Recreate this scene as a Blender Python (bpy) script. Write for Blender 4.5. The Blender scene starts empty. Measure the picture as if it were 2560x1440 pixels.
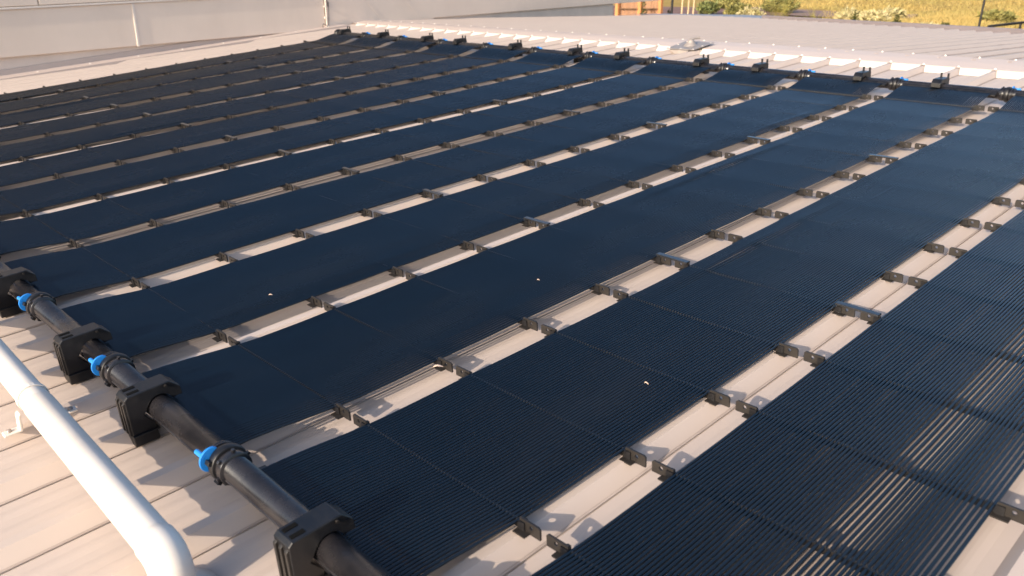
import bpy, math, random
import numpy as np
from mathutils import Matrix, Vector

sc = bpy.context.scene
COL = sc.collection
random.seed(7); rng = np.random.default_rng(11)
sin, cos, pi = math.sin, math.cos, math.pi

# ------------------------------------------------------------ frame of the sloping roof
# Roof things are measured in roof coordinates: x along the eave, y up the slope, z off the sheet.
PITCH = math.radians(4.135)
RM = Matrix.Translation((0, 0, 3.0)) @ Matrix.Rotation(PITCH, 4, 'X')

# ------------------------------------------------------------ camera
CAM_F = 2091.36 / 2560
CAM_C = Vector((2.6173, -0.8209, 1.0255))
CAM_R = Matrix(((0.6956, -0.2502, 0.6734), (0.7165, 0.3092, -0.6253), (-0.0518, 0.9175, 0.3944)))
cd = bpy.data.cameras.new('camera')
cam = bpy.data.objects.new('camera', cd); COL.objects.link(cam)
cam.matrix_world = RM @ Matrix.Translation(CAM_C) @ CAM_R.to_4x4()
cd.sensor_width = 36.0; cd.lens = 36.0 * CAM_F
cd.clip_start = 0.05; cd.clip_end = 1500
cd.dof.use_dof = True; cd.dof.focus_distance = 2.6; cd.dof.aperture_fstop = 5.6
sc.camera = cam

# ------------------------------------------------------------ sky, sun, exposure
sun_dir = RM.to_3x3() @ Vector((-0.19, 1.0, -0.435)).normalized()      # direction the light travels
SUN_EL = math.asin(-sun_dir.z)
SUN_AZ = math.atan2(-sun_dir.x, -sun_dir.y)
world = bpy.data.worlds.new('World'); sc.world = world; world.use_nodes = True
wn = world.node_tree.nodes; wl = world.node_tree.links
sky = wn.new('ShaderNodeTexSky'); sky.sky_type = 'NISHITA'; sky.sun_disc = False
sky.sun_elevation = SUN_EL; sky.sun_rotation = SUN_AZ
sky.air_density = 1.0; sky.dust_density = 3.2; sky.ozone_density = 2.5
wl.new(sky.outputs[0], wn['Background'].inputs[0]); wn['Background'].inputs[1].default_value = 0.15
sl = bpy.data.lights.new('sun', 'SUN'); sl.energy = 3.4; sl.angle = math.radians(0.42); sl.color = (1.0, 0.86, 0.70)
so = bpy.data.objects.new('sun', sl); COL.objects.link(so)
so.rotation_euler = sun_dir.to_track_quat('-Z', 'Y').to_euler(); so.location = (10, -15, 12)
sc.view_settings.view_transform = 'Standard'; sc.view_settings.look = 'None'
sc.view_settings.gamma = 1.0; sc.view_settings.exposure = 1.0

# ------------------------------------------------------------ materials
def mat(name, col, rough=0.5, spec=0.5, metal=0.0, var=0.0, scale=6.0, bump=0.0, bscale=60.0, col2=None, stretch=None, coat=0.0):
    m = bpy.data.materials.new(name); m.use_nodes = True
    nt = m.node_tree; N = nt.nodes; L = nt.links; b = N['Principled BSDF']
    b.inputs['Roughness'].default_value = rough
    b.inputs['Specular IOR Level'].default_value = spec
    b.inputs['Metallic'].default_value = metal
    b.inputs['Base Color'].default_value = (*col, 1)
    tc = N.new('ShaderNodeTexCoord')
    src = tc.outputs['Object']
    if stretch:
        mp = N.new('ShaderNodeMapping'); mp.inputs['Scale'].default_value = stretch
        L.new(src, mp.inputs[0]); src = mp.outputs[0]
    if var or col2:
        nz = N.new('ShaderNodeTexNoise'); nz.inputs['Scale'].default_value = scale; nz.inputs['Detail'].default_value = 6
        nz.inputs['Roughness'].default_value = 0.6
        L.new(src, nz.inputs['Vector'])
        rp = N.new('ShaderNodeValToRGB')
        c2 = col2 or tuple(c * (1 - var) for c in col)
        rp.color_ramp.elements[0].position = 0.35; rp.color_ramp.elements[0].color = (*c2, 1)
        rp.color_ramp.elements[1].position = 0.65; rp.color_ramp.elements[1].color = (*col, 1)
        L.new(nz.outputs['Fac'], rp.inputs[0]); L.new(rp.outputs[0], b.inputs['Base Color'])
    if bump:
        n2 = N.new('ShaderNodeTexNoise'); n2.inputs['Scale'].default_value = bscale; n2.inputs['Detail'].default_value = 4
        L.new(src, n2.inputs['Vector'])
        bp = N.new('ShaderNodeBump'); bp.inputs['Strength'].default_value = bump; bp.inputs['Distance'].default_value = 0.01
        L.new(n2.outputs['Fac'], bp.inputs['Height']); L.new(bp.outputs[0], b.inputs['Normal'])
    return m

M = {}
M['roof'] = mat('cream_roof_steel', (0.505, 0.415, 0.355), 0.55, 0.28, var=0.045, scale=2.6)
M['ridge'] = mat('cream_ridge_steel', (0.535, 0.44, 0.385), 0.55, 0.28, var=0.04, scale=3.0)
M['rib_line'] = mat('brown_rib_line', (0.43, 0.35, 0.30), 0.8, 0.15, var=0.25, scale=6)  # browner than the sheet, for the narrow strips at the rib bases
M['wall'] = mat('cream_wall_cladding', (0.83, 0.695, 0.58), 0.6, 0.3, var=0.06, scale=1.4, bump=0.015, bscale=30)
M['wallpale'] = mat('pale_wall_trim', (0.82, 0.73, 0.65), 0.55, 0.35, var=0.05, scale=3)
M['flash'] = mat('weathered_flashing', (0.74, 0.63, 0.545), 0.55, 0.35, var=0.12, scale=2.5)
M['seam'] = mat('dark_sealant', (0.06, 0.045, 0.04), 0.8, 0.2)
M['rust'] = mat('rusty_stain', (0.28, 0.10, 0.045), 0.9, 0.1, var=0.3, scale=20)
M['gutter'] = mat('grey_gutter_steel', (0.19, 0.165, 0.175), 0.4, 0.5, var=0.08, scale=4)
M['tube'] = mat('black_collector_tube', (0.0009, 0.0046, 0.0105), 0.24, 0.60, var=0.25, scale=3.0, stretch=(6, 1, 1))
M['plastic'] = mat('black_plastic', (0.0045, 0.0048, 0.0065), 0.38, 0.5, var=0.25, scale=12, bump=0.03, bscale=150)
M['tab'] = mat('dusty_black_plastic', (0.020, 0.0165, 0.0145), 0.5, 0.45, var=0.35, scale=25)
M['comb'] = mat('worn_black_plastic', (0.011, 0.011, 0.013), 0.5, 0.5, var=0.3, scale=40)
M['pipe'] = mat('black_header_pipe', (0.012, 0.0115, 0.014), 0.25, 0.6, var=0.3, scale=9, bump=0.02, bscale=80)
M['strap'] = mat('grey_black_strap', (0.014, 0.015, 0.018), 0.26, 0.7, var=0.2, scale=30)
M['blue'] = mat('bright_blue_plastic', (0.010, 0.20, 0.62), 0.42, 0.5, var=0.1, scale=30)
M['pvc'] = mat('white_pvc', (0.68, 0.62, 0.555), 0.5, 0.35, var=0.03, scale=8)
M['alu'] = mat('bare_aluminium', (0.34, 0.30, 0.275), 0.5, 0.5, metal=0.4, var=0.15, scale=20)
M['screw'] = mat('cream_screw', (0.78, 0.72, 0.66), 0.35, 0.5)
M['hole'] = mat('dark_recess', (0.004, 0.004, 0.004), 0.9, 0.1)
M['cable'] = mat('grey_cable', (0.13, 0.11, 0.10), 0.6, 0.4)
M['leaf'] = mat('dry_leaf', (0.62, 0.46, 0.36), 0.8, 0.2, var=0.3, scale=200)
M['timber'] = mat('orange_timber', (0.58, 0.25, 0.095), 0.7, 0.25, var=0.25, scale=3, stretch=(6, 6, 0.6))
M['board'] = mat('brown_fence_board', (0.36, 0.20, 0.115), 0.75, 0.2, var=0.3, scale=3, stretch=(8, 8, 0.6))
M['stake'] = mat('pale_timber_stake', (0.60, 0.44, 0.26), 0.75, 0.2, var=0.2, scale=5)
M['black'] = mat('black_paint', (0.008, 0.008, 0.010), 0.45, 0.4)
M['soil'] = mat('dry_earth', (0.40, 0.26, 0.08), 0.9, 0.1, scale=0.35, col2=(0.30, 0.21, 0.055), bump=0.3, bscale=3)
M['mulch'] = mat('brown_mulch', (0.27, 0.165, 0.135), 0.95, 0.1, scale=1.6, col2=(0.17, 0.10, 0.085), bump=0.6, bscale=14)
M['path'] = mat('grey_brown_path', (0.30, 0.20, 0.165), 0.9, 0.15, var=0.2, scale=1.5)
def dust(m, amount, col, scale, stretch, r0, r1):
    # settled dust and uneven wear: a little pale colour and a rougher finish in broad patches
    nt = m.node_tree; N = nt.nodes; L = nt.links; b = N['Principled BSDF']
    tc = N.new('ShaderNodeTexCoord'); mp = N.new('ShaderNodeMapping'); mp.inputs['Scale'].default_value = stretch
    nz = N.new('ShaderNodeTexNoise'); nz.inputs['Scale'].default_value = scale; nz.inputs['Detail'].default_value = 8; nz.inputs['Roughness'].default_value = 0.65
    L.new(tc.outputs['Object'], mp.inputs[0]); L.new(mp.outputs[0], nz.inputs['Vector'])
    mr = N.new('ShaderNodeMapRange'); mr.inputs['From Min'].default_value = 0.42; mr.inputs['From Max'].default_value = 0.78
    mr.inputs['To Max'].default_value = amount
    L.new(nz.outputs['Fac'], mr.inputs['Value'])
    mx = N.new('ShaderNodeMix'); mx.data_type = 'RGBA'; mx.inputs[7].default_value = (*col, 1)
    src = b.inputs['Base Color'].links[0].from_socket if b.inputs['Base Color'].links else None
    if src: L.new(src, mx.inputs[6])
    else: mx.inputs[6].default_value = b.inputs['Base Color'].default_value
    L.new(mr.outputs[0], mx.inputs[0]); L.new(mx.outputs[2], b.inputs['Base Color'])
    m2 = N.new('ShaderNodeMapRange'); m2.inputs['From Min'].default_value = 0.3; m2.inputs['From Max'].default_value = 0.7
    m2.inputs['To Min'].default_value = r0; m2.inputs['To Max'].default_value = r1
    L.new(nz.outputs['Fac'], m2.inputs['Value']); L.new(m2.outputs[0], b.inputs['Roughness'])
dust(M['tube'], 0.05, (0.10, 0.085, 0.07), 1.7, (1.6, 0.7, 1), 0.20, 0.32)
dust(M['pipe'], 0.07, (0.16, 0.13, 0.115), 9, (1, 1, 1), 0.19, 0.33)
dust(M['plastic'], 0.10, (0.12, 0.10, 0.09), 22, (1, 1, 1), 0.32, 0.5)
dust(M['pvc'], 0.35, (0.46, 0.39, 0.32), 5, (1, 1, 1), 0.42, 0.6)
dust(M['wall'], 0.30, (0.60, 0.48, 0.39), 1.1, (1, 1, 0.35), 0.5, 0.65)
dust(M['blue'], 0.25, (0.05, 0.22, 0.50), 40, (1, 1, 1), 0.35, 0.55)
def leafmat(name, a, b, sc_=1.5):
    m = mat(name, a, 0.65, 0.25, scale=sc_, col2=b)
    m.node_tree.nodes['Principled BSDF'].inputs['Subsurface Weight'].default_value = 0.0
    return m
M['grass'] = leafmat('golden_grass', (0.38, 0.27, 0.09), (0.27, 0.22, 0.075), 0.55)
M['olive'] = leafmat('olive_leaves', (0.25, 0.215, 0.065), (0.12, 0.125, 0.04), 4)
M['green'] = leafmat('grey_green_leaves', (0.22, 0.22, 0.07), (0.10, 0.13, 0.05), 5)
M['flower'] = leafmat('pale_flowering_leaves', (0.50, 0.42, 0.24), (0.28, 0.25, 0.10), 6)
M['palm'] = leafmat('yellow_palm_leaves', (0.30, 0.235, 0.05), (0.13, 0.12, 0.025), 5)
M['dark'] = leafmat('dark_olive_leaves', (0.085, 0.085, 0.022), (0.04, 0.045, 0.014), 6)
M['bark'] = mat('brown_bark', (0.13, 0.08, 0.05), 0.9, 0.1, var=0.3, scale=10)

# ------------------------------------------------------------ mesh builder
class MB:
    def __init__(s): s.v = []; s.f = []; s.sm = []
    def add(s, vs, fs, smooth=False):
        o = len(s.v); s.v += [tuple(v) for v in vs]
        s.f += [tuple(i + o for i in f) for f in fs]; s.sm += [smooth] * len(fs); return s
    def box(s, c, d, rot=None):
        x, y, z = (k / 2 for k in d)
        vs = [Vector((i * x, j * y, k * z)) for i in (-1, 1) for j in (-1, 1) for k in (-1, 1)]
        if rot: vs = [rot @ v for v in vs]
        vs = [v + Vector(c) for v in vs]
        return s.add(vs, [(0, 1, 3, 2), (4, 6, 7, 5), (0, 4, 5, 1), (2, 3, 7, 6), (0, 2, 6, 4), (1, 5, 7, 3)])
    def prism(s, prof, axis, a, b):
        n = len(prof); vs = []
        for t in (a, b):
            for p in prof:
                vs.append({'x': (t, p[0], p[1]), 'y': (p[0], t, p[1]), 'z': (p[0], p[1], t)}[axis])
        fs = [tuple(range(n)), tuple(range(2 * n - 1, n - 1, -1))]
        fs += [(i, n + i, n + (i + 1) % n, (i + 1) % n) for i in range(n)]
        return s.add(vs, fs)
    def tube(s, path, r, n=12, caps=True):
        path = [Vector(p) for p in path]; rs = r if isinstance(r, (list, tuple)) else [r] * len(path)
        vs = []; up = None
        for i, p in enumerate(path):
            t = (path[min(i + 1, len(path) - 1)] - path[max(i - 1, 0)]).normalized()
            if up is None:
                up = t.orthogonal().normalized()
            up = (up - t * up.dot(t)).normalized(); w = t.cross(up)
            vs += [p + (up * cos(2 * pi * k / n) + w * sin(2 * pi * k / n)) * rs[i] for k in range(n)]
        fs = []
        for i in range(len(path) - 1):
            for k in range(n):
                fs.append((i * n + k, i * n + (k + 1) % n, (i + 1) * n + (k + 1) % n, (i + 1) * n + k))
        s.add(vs, fs, True)
        if caps:
            s.add(vs[:n], [tuple(range(n - 1, -1, -1))]); s.add(vs[-n:], [tuple(range(n))])
        return s
    def lathe(s, prof, n=20, axis='z', c=(0, 0, 0), smooth=True):
        vs = []
        for (r, h) in prof:
            for k in range(n):
                a = 2 * pi * k / n; u, w = r * cos(a), r * sin(a)
                p = {'z': (u, w, h), 'x': (h, u, w), 'y': (u, h, w)}[axis]
                vs.append((p[0] + c[0], p[1] + c[1], p[2] + c[2]))
        fs = []
        for i in range(len(prof) - 1):
            for k in range(n):
                fs.append((i * n + k, i * n + (k + 1) % n, (i + 1) * n + (k + 1) % n, (i + 1) * n + k))
        return s.add(vs, fs, smooth)
    def mesh(s, name):
        me = bpy.data.meshes.new(name); me.from_pydata(s.v, [], s.f)
        me.polygons.foreach_set('use_smooth', s.sm); me.update()
        return me

def fix_normals(me):
    import bmesh
    bm = bmesh.new(); bm.from_mesh(me); bmesh.ops.recalc_face_normals(bm, faces=bm.faces); bm.to_mesh(me); bm.free()

def obj(name, mb, m, parent=None, bevel=0.0, fix=True, smooth_angle=None):
    me = mb.mesh(name) if isinstance(mb, MB) else mb
    if fix: fix_normals(me)
    if m and not me.materials: me.materials.append(m)
    o = bpy.data.objects.new(name, me); COL.objects.link(o)
    if parent: o.parent = parent
    if bevel:
        b = o.modifiers.new('bevel', 'BEVEL'); b.width = bevel; b.segments = 2; b.limit_method = 'ANGLE'; b.angle_limit = math.radians(40)
    return o
def tag(o, label, cat, group=None):
    o['label'] = label; o['category'] = cat
    if group: o['group'] = group
    return o
def thing(name, label, cat, loc=(0, 0, 0), rz=0.0, group=None, roof=True):
    o = bpy.data.objects.new(name, None); COL.objects.link(o); o.empty_display_size = 0.1
    mw = Matrix.Translation(loc) @ Matrix.Rotation(rz, 4, 'Z')
    o.matrix_world = (RM @ mw) if roof else mw
    return tag(o, label, cat, group)
def dup(root, loc, rz, label, roof=True):
    r = root.copy(); COL.objects.link(r)
    mw = Matrix.Translation(loc) @ Matrix.Rotation(rz, 4, 'Z')
    r.matrix_world = (RM @ mw) if roof else mw
    r['label'] = label
    for ch in list(root.children):
        c = ch.copy(); COL.objects.link(c); c.parent = r
        for g in list(ch.children):
            d = g.copy(); COL.objects.link(d); d.parent = c
    return r
def child(src, parent, loc=(0, 0, 0), scale=(1, 1, 1), rz=0.0):
    c = src.copy(); COL.objects.link(c); c.parent = parent; c.location = loc; c.scale = scale; c.rotation_euler = (0, 0, rz)
    for g in list(src.children):
        d = g.copy(); COL.objects.link(d); d.parent = c
    return c
ORD = ['first', 'second', 'third', 'fourth', 'fifth', 'sixth', 'seventh', 'eighth', 'ninth', 'tenth', 'eleventh', 'twelfth', 'thirteenth', 'fourteenth']

# ------------------------------------------------------------ terrain (world coordinates)
camw = cam.matrix_world.translation.copy()
Rw = cam.matrix_world.to_3x3()
TERR = camw.z - 1.45
def ray(px, py):
    return (Rw @ Vector(((px - 1280) / 2091.36, -(py - 720) / 2091.36, -1.0)))
def on_ground(px, d):                       # a spot on the terrace at distance d in the direction of column px
    r = ray(px, 0); h = Vector((r.x, r.y, 0)).normalized()
    p = camw + h * d; return Vector((p.x, p.y, ground_z(p.x, p.y)))
def ground_z(x, y):
    d = math.hypot(x - camw.x, y - camw.y)
    t = min(1, max(0, (d - 14.5) / 4.0)); t = t * t * (3 - 2 * t)
    return t * (TERR + 0.10 * sin(x * 0.21 + 1) * cos(y * 0.17) + 0.05 * sin(x * 0.6) + max(0, d - 48) * 0.035)
g = MB(); xs = np.concatenate([np.linspace(-420, -70, 12), np.linspace(-65, 60, 84), np.linspace(70, 420, 12)])
ys = np.concatenate([np.linspace(-420, -40, 12), np.linspace(-35, 85, 80), np.linspace(95, 420, 12)])
vs = [(x, y, ground_z(x, y)) for y in ys for x in xs]; nx = len(xs)
fs = [(j * nx + i, j * nx + i + 1, (j + 1) * nx + i + 1, (j + 1) * nx + i) for j in range(len(ys) - 1) for i in range(nx - 1)]
g.add(vs, fs, True); gr = obj('ground', g, M['soil']); gr['kind'] = 'structure'

def sheet(name, pts, m, lift, n=10):
    # bilinear patch draped over the terrain; pts = 4 (px, d) corners
    q = [on_ground(*p) for p in pts]; s = MB(); vs = []
    for j in range(n + 1):
        for i in range(n + 1):
            u, v = i / n, j / n
            p = (q[0] * (1 - u) + q[1] * u) * (1 - v) + (q[3] * (1 - u) + q[2] * u) * v
            vs.append((p.x, p.y, ground_z(p.x, p.y) + lift))
    s.add(vs, [(j * (n + 1) + i, j * (n + 1) + i + 1, (j + 1) * (n + 1) + i + 1, (j + 1) * (n + 1) + i) for j in range(n) for i in range(n)], True)
    o = obj(name, s, m); o['kind'] = 'structure'; return o
sheet('mulch_bed', [(1480, 20), (2030, 20), (1960, 45), (1480, 45)], M['mulch'], 0.05, 16)
sheet('path', [(1900, 38), (2290, 38), (2300, 43), (1880, 43)], M['path'], 0.05, 14)

# ------------------------------------------------------------ low building: ribbed steel roof
PR = 0.2255; X0 = 0.613; RH = 0.030
def yr(X): return 5.18 - 0.028 * X                       # near edge of the ridge cap
def rib_profile(k):
    x = X0 + PR * k
    return [(x - 0.060, 0.0), (x - 0.036, RH), (x - 0.012, RH), (x + 0.015, 0.0), (x + 0.0175, -0.007), (x + 0.021, 0.0),
            (x + 0.046, 0.0), (x + 0.060, 0.0020), (x + 0.068, 0.0020), (x + 0.082, 0.0),
            (x + 0.104, 0.0), (x + 0.118, 0.0020), (x + 0.126, 0.0020), (x + 0.140, 0.0)]
KS = range(-34, 21)
def sheet_mesh(ylo, yhi, zf, sub):
    prof = [p for k in KS for p in rib_profile(k)]
    s = MB(); vs = []; n = len(prof)
    for j in range(sub + 1):
        for (x, z) in prof:
            y = ylo(x) + (yhi(x) - ylo(x)) * j / sub
            vs.append((x, y, zf(y) + z))
    s.add(vs, [(j * n + i, j * n + i + 1, (j + 1) * n + i + 1, (j + 1) * n + i) for j in range(sub) for i in range(n - 1)])
    return s
house = thing('low_building', 'low cream building with ribbed steel roof under the black panels', 'building')
Z = lambda y: 0.0
roof = obj('roof_sheet', sheet_mesh(lambda x: -2.4, lambda x: yr(x) + 0.10, Z, 10), M['roof'], house, fix=False)
sol = roof.modifiers.new('solid', 'SOLIDIFY'); sol.thickness = 0.0012; sol.offset = -1
B2 = PITCH + math.radians(1.05)
def zfar(y): return 0.045 - (y - 5.5) * math.tan(B2)
def yend(x): return 10.6 + (x + 0.6) * -0.44 if x < 0.2 else 10.6 - 0.352 - 0.1 * (x - 0.2)
rf = obj('roof_sheet', sheet_mesh(lambda x: yr(x) + 0.28, lambda x: min(yend(x), 12.9), lambda y: zfar(y) - RH, 8), M['roof'], house, fix=False)
def strip_mesh(ylo, yhi, zf, sub, near):  # thin brown strip laid along the base of every rib
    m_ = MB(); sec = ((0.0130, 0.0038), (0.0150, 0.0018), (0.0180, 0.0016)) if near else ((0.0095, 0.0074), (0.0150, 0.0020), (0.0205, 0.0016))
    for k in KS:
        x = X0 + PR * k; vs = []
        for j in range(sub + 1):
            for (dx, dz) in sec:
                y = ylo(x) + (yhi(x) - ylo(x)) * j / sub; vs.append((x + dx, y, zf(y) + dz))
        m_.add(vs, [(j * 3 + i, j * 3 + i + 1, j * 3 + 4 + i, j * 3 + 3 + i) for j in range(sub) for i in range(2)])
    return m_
obj('rib_base_strip', strip_mesh(lambda x: -2.4, lambda x: yr(x) - 0.08, Z, 8, True), M['rib_line'], roof, fix=False)
obj('rib_base_strip', strip_mesh(lambda x: yr(x) + 0.39, lambda x: min(yend(x), 12.9) - 0.01, lambda y: zfar(y) - RH, 8, False), M['rib_line'], rf, fix=False)
sol = rf.modifiers.new('solid', 'SOLIDIFY'); sol.thickness = 0.0012; sol.offset = -1
# ridge cap: two flat wings with a soft crown, the near wing turned down between the ribs
s = MB(); prof = [(0.0, 0.034), (0.004, 0.036), (0.17, 0.0455), (0.19, 0.0455), (0.375, 0.0), (0.378, -0.006)]
XA, XB = -7.15, 5.0; NX = 24; vs = []
for i in range(NX + 1):
    x = XA + (XB - XA) * i / NX
    for (dy, z) in prof:
        y = yr(x) + dy
        zz = z if dy < 0.2 else zfar(y) + 0.005 + (0.0 if dy < 0.377 else -0.006)
        vs.append((x, y, zz))
n = len(prof); s.add(vs, [(i * n + j, (i + 1) * n + j, (i + 1) * n + j + 1, i * n + j + 1) for i in range(NX) for j in range(n - 1)])
ridge = obj('ridge_cap', s, M['ridge'], house)
tooth = MB()
for k in list(KS)[2:-1]:
    x = X0 + PR * k; xn = x + PR
    a, b, c, d = x + 0.017, x - 0.010, xn - 0.037, xn - 0.062
    e = 0.075
    tooth.add([(b + 0.002, yr(b) + 0.001, 0.0335), (c, yr(c) + 0.001, 0.0335), (d, yr(d) - e, 0.003), (a, yr(a) - e, 0.003)], [(0, 1, 2, 3)])
    tooth.add([(b + 0.002, yr(b) + 0.003, 0.0325), (c, yr(c) + 0.003, 0.0325), (d, yr(d) - e, 0.0015), (a, yr(a) - e, 0.0015)], [(3, 2, 1, 0)])
obj('scribed_edge', tooth, M['pvc'], ridge, fix=False)
scr = MB().lathe([(0.0001, 0.007), (0.005, 0.007), (0.005, 0.002), (0.009, 0.0015), (0.009, 0)], 8, 'z')
scr_o = obj('screw', scr, M['screw'], ridge)
k0 = -29; first = True
for k in range(-32, 16):
    x = X0 + PR * k - 0.024; y = yr(x) + 0.018
    if first: scr_o.location = (x, y, 0.037); first = False
    else: child(scr_o, ridge, (x, y, 0.037), rz=k)
    x2 = x + 0.01; y2 = yr(x2) + 0.362
    child(scr_o, ridge, (x2, y2, zfar(y2) + 0.006), rz=k * 2)
# far eave gutter
gp = MB(); NG = 14
gprof = [(-0.03, -0.075), (0.13, -0.075), (0.135, 0.050), (0.155, 0.055), (0.155, 0.042), (0.150, -0.10), (-0.03, -0.10)]
gxa, gxb = -5.35, 4.8; vs = []
for i in range(NG + 1):
    x = gxa + (gxb - gxa) * i / NG
    yy = yend(x) + 0.04
    for (dy, dz) in gprof: vs.append((x, yy + dy, zfar(yy) - RH + dz))
n = len(gprof)
gp.add(vs, [(i * n + j, (i + 1) * n + j, (i + 1) * n + (j + 1) % n, i * n + (j + 1) % n) for i in range(NG) for j in range(n)])
gp.add(vs[:n], [tuple(range(n))])
obj('gutter', gp, M['gutter'], house)
# flat grey tray behind the far left end of the roof
tr = MB()
tp = [(-7.85, 12.3), (-6.9, 12.95), (-5.2, 12.65), (-5.35, 13.9), (-6.6, 14.6), (-7.9, 13.5)]
for z_ in (0.0, -0.02): tr.add([(x, y, zfar(y) - 0.012 + z_) for x, y in tp], [tuple(range(6))])
obj('roof_tray', tr, M['gutter'], house)
# walls under the roof
wb = MB()
for (x1, y1, x2, y2) in [(-6.6, -2.2, 4.6, -2.2), (4.6, -2.2, 4.6, 9.0), (4.6, 9.0, -5.0, 11.5)]:
    d = Vector((x2 - x1, y2 - y1, 0)); nrm = Vector((-d.y, d.x, 0)).normalized() * 0.1
    pts = [(x1 - nrm.x, y1 - nrm.y), (x2 - nrm.x, y2 - nrm.y), (x2 + nrm.x, y2 + nrm.y), (x1 + nrm.x, y1 + nrm.y)]
    top = [(x, y, (-0.06 if y < 5 else zfar(y) - 0.12)) for x, y in pts]
    bot = [(x, y - 3.2 * sin(PITCH), z - 3.4) for x, y, z in top]
    wb.add(top + bot, [(0, 1, 2, 3), (4, 5, 6, 7), (0, 1, 5, 4), (1, 2, 6, 5), (2, 3, 7, 6), (3, 0, 4, 7)])
obj('wall', wb, M['wall'], house)

# ------------------------------------------------------------ tall building with the clad wall on the left
WA = Vector((-6.151, 1.172, 0.02)); WL = Vector((-0.146, 0.987, -0.071)).normalized()
WU = Vector((0, sin(PITCH), cos(PITCH))); WN = WL.cross(WU).normalized()      # towards the roof (+x)
def W(u, h, d=0.0): return WA + WL * u + WU * h + WN * d
tall = thing('tall_building', 'tall cream clad building rising behind the roof on the left', 'building')
def wslab(poly, d0, d1):
    s = MB(); n = len(poly)
    vs = [W(u, h, d0) for u, h in poly] + [W(u, h, d1) for u, h in poly]
    return s.add(vs, [tuple(range(n)), tuple(range(2 * n - 1, n - 1, -1))] + [(i, n + i, n + (i + 1) % n, (i + 1) % n) for i in range(n)])
bot = lambda u: 0.180 + 0.0212 * u
jnt = lambda u: 0.583 + 0.0245 * u
TOP = 3.6
obj('base_flashing', wslab([(-5.2, -0.9), (10.62, -0.6), (10.62, TOP), (-5.2, TOP)], -0.25, 0.0), M['flash'], tall)
for (u0, u1) in [(-5.2, -1.55), (-1.55, 1.338), (1.352, 3.788)]:
    obj('cladding_panel', wslab([(u0, bot(u0)), (u1, bot(u1)), (u1, jnt(u1)), (u0, jnt(u0))], 0.002, 0.035), M['wall'], tall, bevel=0.004)
jb = obj('joint_strip', wslab([(1.334, bot(1.3) - 0.004), (1.356, bot(1.3) - 0.004), (1.356, jnt(1.35)), (1.334, jnt(1.35))], 0.003, 0.041), M['wallpale'], tall)
for (u0, u1) in [(-5.2, 0.436), (0.446, 3.788)]:
    obj('cladding_panel', wslab([(u0, jnt(u0) + 0.026), (u1, jnt(u1) + 0.026), (u1, TOP), (u0, TOP)], 0.002, 0.040), M['wall'], tall, bevel=0.004)
obj('drip_cap', wslab([(-5.2, jnt(-5.2) + 0.002), (3.76, jnt(3.76) + 0.002), (3.76, jnt(3.76) + 0.020), (-5.2, jnt(-5.2) + 0.020)], 0.002, 0.050), M['wallpale'], tall, bevel=0.003)
obj('cladding_panel', wslab([(3.800, 0.27), (5.0, 0.31), (5.75, 0.325), (12.42, 0.43), (12.42, TOP), (3.800, TOP)], 0.002, 0.032), M['wall'], tall, bevel=0.003)
obj('apron', wslab([(3.78, 0.22), (5.75, 0.25), (5.75, 0.34), (3.78, 0.285)], 0.001, 0.03), M['wall'], tall)
ap = MB(); vs = []; dn = Vector((0.9892, 0.1463, 0)); dt = Vector((-0.1463, 0.9892, 0)); NA = 12
aprof = [(0.000, 0.095), (0.012, 0.090), (0.016, 0.046), (0.030, 0.042), (0.150, 0.0345), (0.156, 0.0338), (0.158, 0.001)]
for i in range(NA + 1):
    q = Vector((-6.151, 1.172, 0)) + dt * (-4.6 + (4.06 + 4.6) * i / NA)
    for (d, z) in aprof: vs.append(q + dn * d + Vector((0, 0, z)))
n = len(aprof); ap.add(vs, [(i * n + j, i * n + j + 1, (i + 1) * n + j + 1, (i + 1) * n + j) for i in range(NA) for j in range(n - 1)])
obj('apron_flashing', ap, M['ridge'], tall, fix=False)
for i in range(17):
    q = Vector((-6.151, 1.172, 0)) + dt * (-4.2 + 0.5 * i) + dn * 0.09
    child(scr_o, tall, RM.inverted() @ (RM @ (q + Vector((0, 0, 0.0385)))))
# faint stay wires on the far part of the wall
for (a, b) in [((4.05, 0.95), (4.72, 0.36)), ((4.75, 0.98), (5.45, 0.345))]:
    obj('stay_wire', MB().tube([W(*a, 0.036), W(*b, 0.036)], 0.0009, 6), M['flash'], tall)
for (u, h, r) in [(3.66, 0.56, 0.006), (3.69, 0.53, 0.005), (3.655, 0.51, 0.005), (3.70, 0.575, 0.004), (3.98, 0.66, 0.005), (4.01, 0.63, 0.005), (3.99, 0.60, 0.005), (4.03, 0.645, 0.004)]:
    dd = 0.041 if u < 3.8 else 0.033
    obj('stain', MB().add([W(u + r * (1 + 0.4 * sin(3 * a)) * cos(a), h + r * 1.4 * sin(a), dd) for a in [2 * pi * i / 9 for i in range(9)]], [tuple(range(9))]), M['flash'], tall)
for u in (0.43, 2.28):
    obj('rust_patch', MB().add([W(u + 0.018 * cos(a), bot(u) - (0.14 if u < 0.5 else 0.012) + 0.012 * (1 + 0.3 * sin(2 * a)) * sin(a), 0.0025) for a in [2 * pi * i / 9 for i in range(9)]], [tuple(range(9))]), M['rust'], tall)

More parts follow.
